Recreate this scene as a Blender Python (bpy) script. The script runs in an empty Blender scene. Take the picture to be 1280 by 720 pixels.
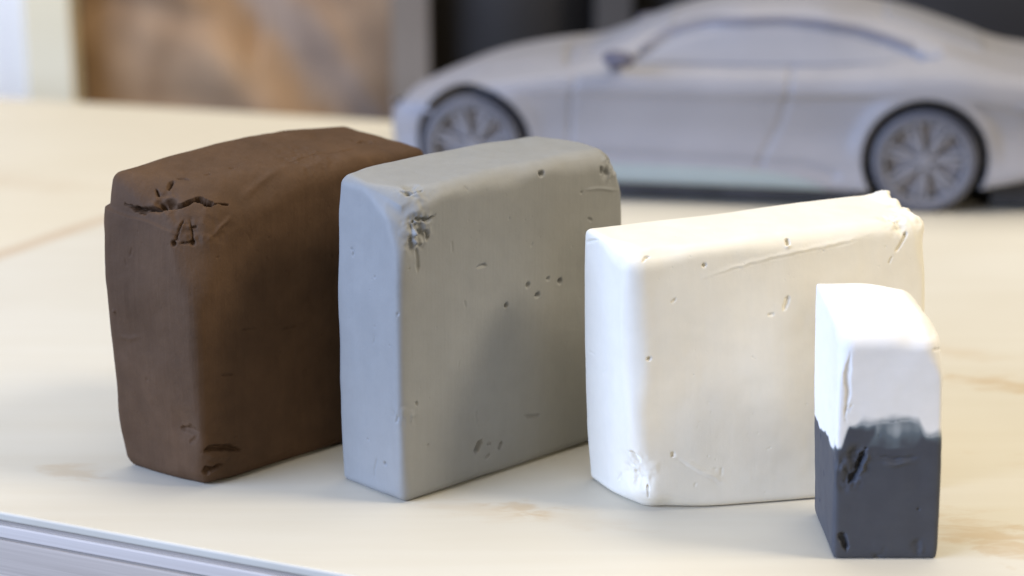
import bpy, math
import numpy as np
from mathutils import Vector, Matrix
from mathutils.bvhtree import BVHTree

scene = bpy.context.scene
COL = scene.collection

# ------------------------------------------------------------------ helpers
def tag(o, label=None, cat=None, group=None, kind=None):
    if label: o['label'] = label
    if cat: o['category'] = cat
    if group: o['group'] = group
    if kind: o['kind'] = kind
    return o

def empty(name, loc, rotz=0.0, label=None, cat=None, group=None):
    o = bpy.data.objects.new(name, None)
    COL.objects.link(o)
    o.location = loc
    o.rotation_euler = (0, 0, rotz)
    o.empty_display_size = 0.01
    return tag(o, label, cat, group)

def mesh_from(name, V, F, smooth=True):
    """fast mesh from numpy verts and quads (or a list of polygons)."""
    me = bpy.data.meshes.new(name)
    V = np.asarray(V, dtype=np.float32)
    if isinstance(F, np.ndarray):
        nf, k = F.shape
        me.vertices.add(len(V)); me.vertices.foreach_set('co', V.ravel())
        me.loops.add(nf * k); me.loops.foreach_set('vertex_index', F.astype(np.int32).ravel())
        me.polygons.add(nf)
        me.polygons.foreach_set('loop_start', np.arange(0, nf * k, k, dtype=np.int32))
        me.polygons.foreach_set('loop_total', np.full(nf, k, dtype=np.int32))
        me.update(calc_edges=True)
    else:
        me.from_pydata([tuple(map(float, v)) for v in V], [], F)
        me.update()
    me.validate()
    me.polygons.foreach_set('use_smooth', np.full(len(me.polygons), smooth, dtype=bool))
    me.update()
    return me

def obj(name, me, mat, parent=None, loc=(0, 0, 0)):
    o = bpy.data.objects.new(name, me)
    COL.objects.link(o)
    if mat: me.materials.append(mat)
    if parent: o.parent = parent
    o.location = loc
    return o

def hash3(i, j, k, seed):
    n = (i * 374761393 + j * 668265263 + k * 1440662683 + seed * 974634777) & 0xffffffff
    n = ((n ^ (n >> 13)) * 1274126177) & 0xffffffff
    n = ((n ^ (n >> 16)) * 2246822519) & 0xffffffff
    return ((n ^ (n >> 15)) & 0xffffff) / float(0xffffff) * 2 - 1

def vnoise(P, freq, seed=0):
    Q = P * np.asarray(freq) + 1000.0
    I = np.floor(Q).astype(np.int64)
    f = Q - I
    f = f * f * f * (f * (f * 6 - 15) + 10)
    out = 0
    for a in (0, 1):
        wa = f[:, 0] if a else 1 - f[:, 0]
        for b in (0, 1):
            wb = f[:, 1] if b else 1 - f[:, 1]
            for c in (0, 1):
                wc = f[:, 2] if c else 1 - f[:, 2]
                out = out + wa * wb * wc * hash3(I[:, 0] + a, I[:, 1] + b, I[:, 2] + c, seed)
    return out

def fbm(P, freq, octv=3, seed=0):
    r = 0; amp = 1.0
    for o in range(octv):
        r = r + amp * vnoise(P, np.asarray(freq) * 2.0 ** o, seed + 17 * o)
        amp *= 0.5
    return r

def smooth01(x, a, b):
    t = np.clip((x - a) / (b - a), 0, 1)
    return t * t * (3 - 2 * t)

def cubic(xs, ys, q):
    xs = np.array(xs, float); ys = np.array(ys, float)
    o = np.argsort(xs); xs, ys = xs[o], ys[o]
    d = np.zeros(len(xs)); h = np.diff(xs); dl_ = np.diff(ys) / h
    d[0], d[-1] = dl_[0], dl_[-1]
    for i in range(1, len(xs) - 1):
        if dl_[i - 1] * dl_[i] > 0:
            w1 = 2 * h[i] + h[i - 1]; w2 = h[i] + 2 * h[i - 1]
            d[i] = (w1 + w2) / (w1 / dl_[i - 1] + w2 / dl_[i])
    i = np.clip(np.searchsorted(xs, q) - 1, 0, len(xs) - 2); t_ = (q - xs[i]) / h[i]
    return ((1 + 2 * t_) * (1 - t_) ** 2 * ys[i] + t_ * (1 - t_) ** 2 * h[i] * d[i]
            + t_ * t_ * (3 - 2 * t_) * ys[i + 1] + t_ * t_ * (t_ - 1) * h[i] * d[i + 1])

def vnormals(V, F):
    a, b, c, d = V[F[:, 0]], V[F[:, 1]], V[F[:, 2]], V[F[:, 3]]
    n = np.cross(c - a, d - b)
    N = np.zeros_like(V)
    for k in range(4):
        for ax in range(3):
            N[:, ax] += np.bincount(F[:, k], n[:, ax], len(V))
    return N / (np.linalg.norm(N, axis=1, keepdims=True) + 1e-12)

# ------------------------------------------------------------------ materials
class NT:
    def __init__(self, name):
        self.m = bpy.data.materials.new(name); self.m.use_nodes = True
        self.t = self.m.node_tree; self.t.nodes.clear()
        self.out = self.n('ShaderNodeOutputMaterial')
        self.b = self.n('ShaderNodeBsdfPrincipled')
        self.l(self.b.outputs[0], self.out.inputs['Surface'])
    def n(self, typ, **kw):
        nd = self.t.nodes.new(typ)
        for k, v in kw.items(): setattr(nd, k, v)
        return nd
    def l(self, a, b): self.t.links.new(a, b)
    def obj_co(self, scale=(1, 1, 1), rot=(0, 0, 0), loc=(0, 0, 0)):
        tc = self.n('ShaderNodeTexCoord'); mp = self.n('ShaderNodeMapping')
        mp.inputs['Scale'].default_value = scale; mp.inputs['Rotation'].default_value = rot
        mp.inputs['Location'].default_value = loc
        self.l(tc.outputs['Object'], mp.inputs['Vector'])
        return mp.outputs[0]
    def noise(self, co, scale, detail=4, rough=0.55, dist=0.0):
        n = self.n('ShaderNodeTexNoise')
        n.inputs['Scale'].default_value = scale; n.inputs['Detail'].default_value = detail
        n.inputs['Roughness'].default_value = rough; n.inputs['Distortion'].default_value = dist
        self.l(co, n.inputs['Vector'])
        return n.outputs['Fac']
    def ramp(self, fac, stops):
        r = self.n('ShaderNodeValToRGB'); cr = r.color_ramp
        while len(cr.elements) < len(stops): cr.elements.new(0.5)
        for e, (p, c) in zip(cr.elements, stops):
            e.position = p; e.color = (*c, 1) if len(c) == 3 else c
        self.l(fac, r.inputs[0])
        return r.outputs[0]
    def mix(self, fac, a, b, mode='MIX'):
        m = self.n('ShaderNodeMix', data_type='RGBA', blend_type=mode)
        for s, v in ((m.inputs[0], fac), (m.inputs[6], a), (m.inputs[7], b)):
            if hasattr(v, 'links'): self.l(v, s)
            elif isinstance(v, (int, float)): s.default_value = v
            else: s.default_value = (*v, 1)
        return m.outputs[2]
    def math(self, op, a, b=None, c=None):
        m = self.n('ShaderNodeMath', operation=op)
        for s, v in zip(m.inputs, (a, b, c)):
            if v is None: continue
            if hasattr(v, 'links'): self.l(v, s)
            else: s.default_value = v
        return m.outputs[0]
    def bump(self, height, strength, dist, prev=None):
        b = self.n('ShaderNodeBump'); b.inputs['Strength'].default_value = strength
        b.inputs['Distance'].default_value = dist
        self.l(height, b.inputs['Height'])
        if prev is not None: self.l(prev, b.inputs['Normal'])
        return b.outputs[0]
    def finish(self, color, rough=0.6, normal=None, spec=0.3):
        if hasattr(color, 'links'): self.l(color, self.b.inputs['Base Color'])
        else: self.b.inputs['Base Color'].default_value = (*color, 1)
        if hasattr(rough, 'links'): self.l(rough, self.b.inputs['Roughness'])
        else: self.b.inputs['Roughness'].default_value = rough
        self.b.inputs['Specular IOR Level'].default_value = spec
        if normal is not None: self.l(normal, self.b.inputs['Normal'])
        return self.m

def mul(c, f): return tuple(min(1, x * f) for x in c)

def clay_mat(name, base, warm, rough=0.55, mott=0.12, streak_rot=0.0, streak=0.25, grain=0.25, spec=0.3, dark=0.85):
    t = NT(name)
    co = t.obj_co()
    n1 = t.noise(co, 22, 5, 0.6, 0.4)
    n2 = t.noise(co, 160, 4, 0.6)
    st = t.obj_co(scale=(260, 260, 14), rot=(0, 0, streak_rot))
    n3 = t.noise(st, 1.0, 3, 0.6)
    c = t.mix(t.ramp(n1, [(0.35, (0, 0, 0)), (0.68, (1, 1, 1))]), base, warm)
    c2 = t.ramp(n2, [(0.3, (1 - mott,) * 3), (0.62, (1, 1, 1))])
    c = t.mix(1.0, c, c2, 'MULTIPLY')
    c3 = t.ramp(n3, [(0.3, (1 - mott * 0.8,) * 3), (0.65, (1, 1, 1))])
    c = t.mix(0.8, c, c3, 'MULTIPLY')
    # hairline scratches and specks pressed into the clay
    sp = t.n('ShaderNodeTexVoronoi'); sp.inputs['Scale'].default_value = 240
    t.l(co, sp.inputs['Vector'])
    pits = t.ramp(sp.outputs['Distance'], [(0.0, (0, 0, 0)), (0.16, (1, 1, 1))])
    nmask = t.ramp(t.noise(co, 60, 2), [(0.52, (0, 0, 0)), (0.6, (1, 1, 1))])
    pit = t.mix(nmask, (1, 1, 1), pits)
    b = t.bump(n3, streak, 0.0006)
    b = t.bump(n2, grain, 0.0008, b)
    b = t.bump(t.noise(co, 900, 3), grain * 0.6, 0.0002, b)
    b = t.bump(pit, 0.35, 0.0004, b)
    rr = t.n('ShaderNodeMapRange')
    rr.inputs['To Min'].default_value = rough - 0.08; rr.inputs['To Max'].default_value = rough + 0.12
    t.l(n1, rr.inputs['Value'])
    return t.finish(c, rr.outputs[0], b, spec)

def flat_mat(name, a, b, sc=6, rough=0.7, stretch=(1, 1, 1)):
    t = NT(name); n = t.noise(t.obj_co(scale=stretch), sc, 4, 0.55, 0.3)
    return t.finish(t.ramp(n, [(0.35, a), (0.65, b)]), rough, t.bump(n, 0.2, 0.01), 0.25)

# ------------------------------------------------------------------ clay blocks
def seg_dist(P, pts):
    """distance of each point to a polyline and the parameter along it."""
    best = np.full(len(P), 1e9); par = np.zeros(len(P))
    m = len(pts) - 1
    for i in range(m):
        a, b = pts[i], pts[i + 1]; ab = b - a
        t = np.clip(((P - a) @ ab) / (ab @ ab + 1e-15), 0, 1)
        d = np.linalg.norm(P - (a + t[:, None] * ab), axis=1)
        k = d < best
        best[k] = d[k]; par[k] = (i + t[k]) / m
    return best, par

def relax(P, F, n):
    a = np.concatenate([F[:, [0, 1]], F[:, [1, 2]], F[:, [2, 3]], F[:, [3, 0]]])
    cnt = np.maximum(np.bincount(a[:, 0], minlength=len(P)), 1)
    for _ in range(n):
        A = np.stack([np.bincount(a[:, 0], P[a[:, 1], i], len(P)) for i in range(3)], 1) / cnt[:, None]
        P = 0.4 * P + 0.6 * A
    return P

def block(C, spacing, rbase, rsoft=(), shape=None, feats=(), lump=0.0006, seed=1, soft=14, nicks=40):
    """A hand cut block. C: eight corners B0..B3 (base) and T0..T3 (top) where B1 is the
    near corner, B1>B2 runs along the wide face and B1>B0 along the end face."""
    C = {k: np.array(v, float) for k, v in C.items()}
    w = np.linalg.norm(C['B2'] - C['B1']); d = np.linalg.norm(C['B0'] - C['B1']); h = C['T1'][2]
    L = np.array([w, d, h])
    n = np.maximum(8, np.round(L / spacing).astype(int))
    ax = [np.linspace(0, L[i], n[i] + 1) for i in range(3)]
    idx = -np.ones(n + 1, dtype=np.int64)
    I, J, K = np.meshgrid(*[np.arange(k + 1) for k in n], indexing='ij')
    shell = (I == 0) | (I == n[0]) | (J == 0) | (J == n[1]) | (K == 0) | (K == n[2])
    idx[shell] = np.arange(shell.sum())
    P = np.stack([ax[0][I[shell]], ax[1][J[shell]], ax[2][K[shell]]], 1)
    F = []
    def quads(A, flip):
        q = np.stack([A[:-1, :-1], A[1:, :-1], A[1:, 1:], A[:-1, 1:]], -1).reshape(-1, 4)
        F.append(q[:, ::-1] if flip else q)
    quads(idx[0], True); quads(idx[-1], False)
    quads(idx[:, 0], False); quads(idx[:, -1], True)
    quads(idx[:, :, 0], True); quads(idx[:, :, -1], False)
    F = np.concatenate(F)
    del I, J, K, idx
    # soft edges whose radius changes from place to place
    r = np.full(len(P), rbase)
    for (c, amp, sig) in rsoft:      # c: normalised spot, None = whole axis
        dd = np.zeros(len(P))
        for i in range(3):
            if c[i] is not None: dd += ((P[:, i] - c[i] * L[i]) / sig) ** 2
        r += amp * np.exp(-dd * dd)
    r = r * (1 + 0.25 * vnoise(P, 55, seed + 5))
    r = np.clip(r, 0.0006, 0.45 * L.min())
    Q = np.clip(P, r[:, None], L - r[:, None])
    D = P - Q
    ln = np.linalg.norm(D, axis=1, keepdims=True)
    P = Q + D / np.maximum(ln, 1e-9) * np.minimum(ln, 9) * 0 + D / np.maximum(ln, 1e-9) * r[:, None]
    P = relax(P, F, soft)
    S = P / L
    s, t, k = S[:, 0:1], S[:, 1:2], S[:, 2:3]
    V = ((1 - k) * ((1 - t) * ((1 - s) * C['B1'] + s * C['B2']) + t * ((1 - s) * C['B0'] + s * C['B3']))
         + k * ((1 - t) * ((1 - s) * C['T1'] + s * C['T2']) + t * ((1 - s) * C['T0'] + s * C['T3'])))
    u = (C['B2'] - C['B1']) / w; v = (C['B0'] - C['B1']) / d
    if shape is not None: V = V + shape(S, u, v, V)
    base = smooth01(V[:, 2], 0.0002, 0.004)          # the foot stays flat on the table
    N = vnormals(V, F)
    V = V + N * (lump * fbm(V, 28, 2, seed) + lump * 0.35 * fbm(V, 90, 2, seed + 3))[:, None] * base[:, None]
    V[:, 2] = np.maximum(V[:, 2], 0.0)
    N = vnormals(V, F)
    feats = list(feats)
    rng = np.random.RandomState(seed * 7 + 1)
    vis = np.where((((S[:, 0] < .02) | (S[:, 1] < .02)) & (S[:, 2] > .04) & (S[:, 2] < .97)) | ((S[:, 2] > .985) & (S[:, 0] > .05)))[0]
    for q in range(nicks):
        p0 = V[vis[rng.randint(len(vis))]]; kind = rng.rand()
        if kind < .22:
            feats.append(('pit', p0, rng.uniform(.0003, .00055), rng.uniform(.0003, .0009)))
        else:
            dv = rng.normal(size=3) * np.array([.5, .5, 1]); dv = dv / np.linalg.norm(dv) * rng.uniform(.002, .009)
            feats.append(('crack', [p0, p0 + dv * .5 + rng.normal(size=3) * .0004, p0 + dv], rng.uniform(.00035, .0006), rng.uniform(.00015, .0005)))
    for f in feats:
        kind = f[0]
        pts = np.array(f[1], float)
        if pts.ndim == 1: pts = pts[None]
        wd, dp = f[2], f[3]
        reach = wd * (3.2 if kind in ('pit', 'rough', 'dent') else 1.8) + 0.001
        lo, hi = pts.min(0) - reach, pts.max(0) + reach
        sel = np.where(((V > lo) & (V < hi)).all(1))[0]
        if not len(sel): continue
        X = V[sel]
        X2 = X + 0.00045 * np.stack([fbm(X, 230, 3, 11), fbm(X, 230, 3, 23), fbm(X, 230, 3, 37)], 1) * min(1, wd / 0.0010)
        if kind == 'crack':
            dist, par = seg_dist(X2, pts)
            taper = np.clip(np.minimum(par, 1 - par) * 5, 0.25, 1)
            prof = np.clip(1 - dist / (wd * taper * (1 + 0.4 * vnoise(X, 180, 5))), 0, 1) ** 0.55
            V[sel] -= N[sel] * (prof * dp * np.sqrt(taper))[:, None]
        elif kind == 'ridge':
            dist, par = seg_dist(X2, pts)
            taper = np.clip(np.minimum(par, 1 - par) * 4, 0.2, 1)
            V[sel] += N[sel] * (np.exp(-(dist / wd) ** 2) * dp * taper)[:, None]
        elif kind == 'step':            # a lip: one side of the line stands proud
            pass
        elif kind in ('pit', 'dent'):
            q = np.linalg.norm(X2 - pts[0] if kind == 'pit' else X - pts[0], axis=1) / wd
            V[sel] -= N[sel] * (np.exp(-q ** 4 if kind == 'pit' else -q ** 2) * dp)[:, None]
        elif kind == 'rough':
            q = np.linalg.norm(X - pts[0], axis=1) / wd
            m = np.exp(-q ** 4) * np.clip(0.75 + 0.8 * vnoise(X, 260, 77), 0, 1.2)
            g = 0.9 * fbm(X * np.array([1, 1, .55]), 300, 2, 41) - 0.15 + 0.35 * vnoise(X, 700, 43)
            V[sel] += N[sel] * (m * dp * g)[:, None] - N[sel] * (m * dp * 0.25)[:, None]
    V[:, 2] = np.maximum(V[:, 2], 0.0)
    return V, F, S

def place_block(name, V, F, mat, label, cat, group=None):
    org = np.array([V[:, 0].mean(), V[:, 1].mean(), 0.0])
    o = obj(name, mesh_from(name, V - org, F), mat, None, tuple(org))
    return tag(o, label, cat, group)

TBL = 0.0   # table top height
#FEATURES
FT = {
 'brown': [
  ('crack', [(-.1447, .7005, .1073), (-.1414, .6984, .1066), (-.1401, .6974, .1056), (-.1361, .6951, .1055), (-.1335, .6943, .1063), (-.1297, .693, .1069), (-.1241, .6919, .1081), (-.1197, .6921, .1093), (-.1166, .6934, .1105), (-.1139, .6932, .1099), (-.111, .6931, .1087), (-.1059, .6965, .1076)], .0012, .007),
  ('crack', [(-.1411, .6981, .1061), (-.138, .6962, .1053), (-.1341, .6941, .1054)], .0019, .007),
  ('crack', [(-.1297, .6957, .1097), (-.1294, .6931, .1072), (-.126, .6925, .108)], .0014, .006),
  ('crack', [(-.1182, .6926, .1097), (-.1154, .6936, .1104), (-.1124, .6931, .1093), (-.1091, .6941, .1082)], .0018, .007),
  ('pit', (-.127, .6936, .1086), .0022, .0032),
  ('rough', (-.1289, .6939, .1082), .006, .0012),
  ('crack', [(-.1326, .6996, .113), (-.1311, .6969, .1106)], .0007, .002),
  ('crack', [(-.1267, .702, .1156), (-.1272, .6996, .114), (-.1276, .6979, .1125)], .0008, .0024),
  ('crack', [(-.1256, .7029, .116), (-.1233, .7033, .1162), (-.1201, .7022, .1158)], .0006, .0014),
  ('crack', [(-.1154, .7069, .1167), (-.1136, .7086, .1169)], .0006, .0015),
  ('crack', [(-.1074, .7143, .1176), (-.1053, .7164, .1177)], .0005, .0012),
  ('crack', [(-.1202, .6889, .1048), (-.1219, .6875, .1021), (-.1227, .6865, .0991), (-.1249, .6862, .0949)], .0005, .0013),
  ('crack', [(-.1187, .6883, .1038), (-.1178, .687, .1001), (-.1175, .6861, .0961), (-.1201, .6859, .0956), (-.1231, .6859, .0959)], .00042, .0013),
  ('crack', [(-.1189, .6873, .1013), (-.1157, .6876, .1015)], .0005, .0012),
  ('pit', (-.1246, .6862, .0955), .0009, .002),
  ('pit', (-.1178, .6861, .0958), .001, .002),
  ('rough', (-.1201, .6867, .0996), .006, .0006),
  ('rough', (-.1098, .6892, .1005), .008, .0005),
  ('ridge', [(-.1107, .6879, .0972), (-.1077, .6908, .1008), (-.1035, .6959, .1041)], .0008, .0006),
  ('ridge', [(-.1518, .7021, .0658), (-.1512, .7018, .0643)], .0006, .0008),
  ('crack', [(-.1269, .6881, .0219), (-.1221, .6851, .0229), (-.1184, .6827, .0228)], .0018, .0014),
  ('dent', (-.1247, .6867, .0249), .006, .0012),
  ('crack', [(-.1184, .6827, .0228), (-.1202, .684, .0195), (-.1224, .6856, .017)], .001, .0008),
  ('crack', [(-.1175, .6829, .0151), (-.1143, .6841, .0159), (-.111, .6878, .0152), (-.1071, .6919, .013), (-.1031, .6959, .0106)], .0011, .003),
  ('ridge', [(-.1164, .6832, .0137), (-.1119, .6868, .012), (-.1067, .6924, .0103)], .0013, .0011),
  ('crack', [(-.1179, .6846, .0064), (-.116, .6846, .0074), (-.1137, .6856, .0067), (-.1121, .6869, .0075), (-.1102, .6887, .0081)], .0012, .0034),
  ('pit', (-.1161, .6847, .0063), .0014, .0018),
  ('crack', [(-.1096, .688, .0436), (-.1055, .693, .0426)], .0005, .0008),
  ('crack', [(-.1028, .6957, .0595), (-.0971, .7027, .0577)], .0004, .0006),
  ('crack', [(-.0896, .7109, .0549), (-.0836, .718, .0542)], .0004, .0006),
  ('dent', (-.1424, .6965, .0567), .01, .0006),
  ('ridge', [(-.1502, .7016, .0552), (-.146, .6988, .0547), (-.1396, .6947, .0573)], .0009, .0004),
  ('rough', (-.081, .7348, .1181), .012, .0007),
  ('crack', [(-.0886, .7243, .1174), (-.0831, .7305, .1177), (-.0777, .739, .1182), (-.0697, .7473, .1181)], .0005, .0008),
  ('crack', [(-.0628, .765, .1179), (-.0605, .7692, .1177), (-.0579, .7681, .1173)], .0006, .0016),
  ('rough', (-.06, .7668, .1175), .006, .0008),
  ('crack', [(-.0753, .7399, .118), (-.068, .7458, .1178), (-.061, .7574, .1174)], .0005, .0008),
  ('ridge', [(-.1017, .7009, .1085), (-.0953, .711, .113), (-.086, .7235, .1169)], .0016, .0005),
 ],
 'grey': [
  ('crack', [(-.0422, .6775, .1173), (-.0389, .6765, .1169), (-.0366, .6763, .1167), (-.0332, .678, .1169), (-.0301, .68, .1173)], .0005, .0012),
  ('pit', (-.0375, .6762, .1167), .0012, .0014),
  ('rough', (-.0352, .677, .1168), .005, .001),
  ('rough', (-.0331, .672, .1053), .0058, .002),
  ('rough', (-.0348, .6706, .1006), .005, .0015),
  ('crack', [(-.037, .6704, .1063), (-.0345, .6713, .1081), (-.0303, .6745, .107), (-.0281, .6766, .1083)], .0008, .0022),
  ('crack', [(-.0317, .6732, .1038), (-.0306, .6742, .1018), (-.031, .6739, .0992)], .0007, .0018),
  ('ridge', [(-.0382, .6702, .106), (-.0367, .6702, .1054)], .0006, .0008),
  ('ridge', [(-.0365, .6694, .1015), (-.034, .6713, .0995), (-.0315, .6734, .099)], .0007, .001),
  ('crack', [(-.0343, .6711, .0987), (-.0341, .6712, .0939), (-.0341, .6711, .0879)], .0007, .0009),
  ('crack', [(-.0596, .6871, .0938), (-.0584, .6857, .0923), (-.0587, .6858, .0901)], .0007, .0008),
  ('pit', (.0112, .7115, .1163), .0011, .0022),
  ('crack', [(.0345, .7325, .1147), (.0352, .7327, .1128), (.0349, .7325, .1106)], .0009, .0022),
  ('rough', (.0391, .7369, .1138), .0055, .0022),
  ('ridge', [(.0278, .7262, .1069), (.0343, .7322, .1059), (.0422, .7398, .1039)], .0005, .0006),
  ('crack', [(.0293, .7278, .0951), (.0316, .7299, .0936)], .0004, .0009),
  ('crack', [(-.0134, .6897, .0854), (-.0113, .6916, .0856), (-.0096, .6932, .0851)], .0007, .001),
  ('pit', (.0061, .7076, .0735), .0009, .002),
  ('pit', (.0095, .7107, .0688), .001, .0024),
  ('pit', (.0186, .7189, .0723), .0009, .002),
  ('pit', (.0139, .7144, .0742), .0007, .0012),
  ('pit', (-.0021, .7002, .0679), .0009, .0022),
  ('ridge', [(-.0027, .6997, .0675), (-.0012, .701, .0668)], .0005, .0005),
  ('crack', [(-.0144, .6904, .011), (-.0131, .6915, .0138), (-.0116, .6928, .0166)], .0014, .0036),
  ('crack', [(-.0053, .6987, .0099), (-.0046, .6992, .0114), (-.004, .6997, .0131)], .0009, .0026),
  ('crack', [(-.0098, .6946, .0144), (-.008, .6962, .0134)], .0005, .0008),
  ('crack', [(-.0105, .694, .008), (-.0086, .6957, .0094)], .0006, .0012),
  ('pit', (-.0475, .6737, .0137), .0007, .0012),
  ('crack', [(-.0503, .6765, .0159), (-.0517, .6782, .0101), (-.0518, .6785, .0061)], .0005, .0005),
  ('crack', [(-.0427, .6678, .0316), (-.042, .6671, .0352)], .0006, .0007),
  ('crack', [(-.0356, .6703, .04), (-.0348, .671, .0379)], .0009, .0014),
  ('ridge', [(-.0368, .6691, .0355), (-.0371, .6689, .0312)], .0006, .0006),
  ('rough', (-.0388, .6673, .0348), .005, .0006),
  ('crack', [(.0047, .7076, .0209), (.0085, .7111, .0193), (.011, .7134, .0192)], .0006, .001),
  ('crack', [(.0073, .7083, .0887), (.0079, .7088, .0905)], .0004, .0007),
  ('crack', [(-.022, .6821, .0977), (-.0217, .6822, .0923)], .0004, .0004),
  ('dent', (-.012, .6916, .0551), .012, .0004),
 ],
 'white': [
  ('crack', [(.1011, .6872, .0974), (.1016, .6861, .0961), (.1012, .6849, .0946)], .0008, .0018),
  ('ridge', [(.1006, .6847, .0947), (.1021, .6851, .0943)], .0006, .0008),
  ('ridge', [(.0694, .6705, .0863), (.0815, .6758, .0891), (.0938, .681, .0911), (.1077, .6867, .0923), (.1226, .6932, .0938), (.1348, .6989, .096)], .001, .0003),
  ('crack', [(.0694, .6704, .0857), (.0815, .6757, .0885), (.0938, .6809, .0905), (.1077, .6866, .0918), (.1226, .6929, .0932), (.1348, .6986, .0955)], .0006, .00025),
  ('crack', [(.1489, .7045, .0956), (.1481, .7033, .0937), (.1465, .7019, .091), (.1429, .6994, .0872)], .0006, .0016),
  ('crack', [(.1429, .6994, .0872), (.1413, .6981, .0845)], .0004, .0008),
  ('crack', [(.1016, .681, .0771), (.1013, .6804, .0745), (.1001, .6793, .0714)], .0008, .0008),
  ('crack', [(.094, .6771, .0705), (.0964, .6779, .0706)], .0005, .0006),
  ('rough', (.1451, .7063, .0992), .006, .001),
  ('pit', (.145, .7059, .099), .0009, .0014),
  ('pit', (.0694, .6712, .0912), .0006, .0016),
  ('crack', [(.0466, .6641, .0942), (.0475, .6657, .0956), (.0493, .6665, .0957)], .0006, .0009),
  ('pit', (.0494, .6617, .0585), .0006, .0014),
  ('crack', [(.0576, .6654, .0787), (.0591, .6661, .08)], .0004, .0006),
  ('dent', (.0449, .6617, .0145), .006, .0024),
  ('crack', [(.0421, .6646, .0218), (.0439, .6619, .0219), (.0459, .6607, .0202), (.0478, .6602, .0157), (.0493, .6603, .0106), (.0501, .6613, .0052)], .0012, .0018),
  ('pit', (.0439, .6619, .0219), .0013, .0014),
  ('rough', (.0455, .6612, .0153), .007, .0012),
  ('crack', [(.0404, .6701, .0119), (.0395, .6731, .0069)], .0006, .0008),
  ('crack', [(.0589, .662, .0228), (.0589, .6619, .0206)], .0005, .0009),
  ('ridge', [(.0604, .6622, .0205), (.0692, .6638, .0149), (.0784, .6655, .0092)], .0012, .0004),
  ('crack', [(.0604, .6622, .0196), (.0692, .6637, .014), (.0784, .6655, .0083)], .001, .0003),
  ('crack', [(.0276, .6922, .0943), (.029, .6892, .0954), (.0317, .6841, .0972)], .0006, .0012),
  ('crack', [(.0289, .6894, .0526), (.0313, .6838, .0531)], .0004, .0004),
  ('dent', (.0759, .6689, .0559), .016, .0005),
  ('ridge', [(.0375, .6701, .0918), (.043, .6671, .0961), (.0548, .672, .0979)], .0012, .0003),
 ],
 'bar': [
  ('rough', (.1165, .6171, .0355), .0055, .002),
  ('rough', (.1151, .617, .0292), .004, .001),
  ('crack', [(.1209, .6171, .0405), (.1197, .6171, .0373), (.1182, .6171, .0338), (.1172, .617, .0309), (.1157, .617, .028)], .0015, .0042),
  ('ridge', [(.1217, .617, .0399), (.1205, .617, .0361), (.1189, .617, .0315)], .0009, .001),
  ('crack', [(.1138, .6165, .009), (.115, .6165, .007), (.1157, .6165, .0034)], .0013, .0026),
  ('pit', (.1141, .6165, .0084), .0013, .0022),
  ('ridge', [(.1258, .6169, .035), (.1312, .6168, .0348), (.1375, .6167, .0357)], .0007, .0005),
  ('crack', [(.1245, .6169, .0379), (.1311, .6168, .0371), (.1392, .6167, .038)], .0009, .0005),
  ('crack', [(.1135, .6171, .075), (.1134, .6168, .0666), (.1135, .6169, .0581), (.1137, .6171, .0494)], .0009, .0008),
  ('crack', [(.1416, .6177, .0754), (.1447, .6205, .0751)], .0006, .0008),
  ('rough', (.1411, .6165, .0046), .003, .001),
  ('rough', (.126, .6165, .0028), .003, .0008),
 ],
}
#ENDFEATURES

M_brown = clay_mat('brown_clay', (0.080, 0.046, 0.0255), (0.112, 0.065, 0.036), 0.66, 0.10, 0.0, 0.6, 0.5, 0.10)
M_grey = clay_mat('grey_clay', (0.262, 0.263, 0.250), (0.274, 0.272, 0.256), 0.52, 0.045, 0.0, 0.2, 0.2, 0.3)
M_white = clay_mat('ivory_clay', (0.755, 0.71, 0.60), (0.775, 0.74, 0.635), 0.5, 0.03, 0.0, 0.12, 0.14, 0.3)

# brown block
def brown_shape(S, u, v, V):
    s, t, k = S.T
    lower = smooth01(k + 0.012 * vnoise(V, 70, 3) + 0.02 * (1 - t), 0.896, 0.884)      # below the split
    out = (0.0005 + 0.0006 * t) * lower * (1 - s) ** 2 * np.clip(k / 0.7, 0, 1)
    out += 0.0046 * cubic([0, .25, .5, .72, .88, 1.0], [0, .42, .78, 1.0, .9, .35], np.clip(k, 0, 1)) * (1 - s) ** 2
    O = -u[None] * out[:, None]
    O += v[None] * (0.0014 * lower * t * (1 - s) * np.clip(k / 0.7, 0, 1))[:, None]
    # top sags a little toward the near corner and swells in the middle
    O[:, 2] += k ** 6 * (0.0025 * np.sin(np.clip(s, 0, 1) * math.pi))
    # the broad cut face is slightly hollow
    O += v[None] * ((1 - t) ** 3 * 0.0014 * np.sin(np.clip(s, 0, 1) * math.pi) * np.sin(np.clip(k, 0, 1) * math.pi))[:, None]
    return O
BROWN = dict(B0=(-.1531, .7075, 0), B1=(-.1165, .6823, 0), B2=(-.0345, .766, 0), B3=(-.0712, .7915, 0),
             T0=(-.1507, .7081, .1192), T1=(-.1114, .6834, .1125), T2=(-.0343, .7703, .1142), T3=(-.0705, .7952, .1209))
V, F, S = block(BROWN, 0.00043, 0.0040,
                [((0, 0, 1), 0.0125, 0.034), ((0.42, 0, 1), 0.0035, 0.026), ((0, 0, 0), 0.004, 0.012), ((0, 1, 0), 0.001, 0.014), ((0, 0, None), -0.0010, 0.012)],
                brown_shape, FT['brown'], 0.0007, 2, 7, 90)
place_block('clay_block', V, F, M_brown,
            'chocolate brown clay block, cracked across its upper corner, leftmost on the table', 'clay block', 'upright clay blocks in a row')

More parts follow.
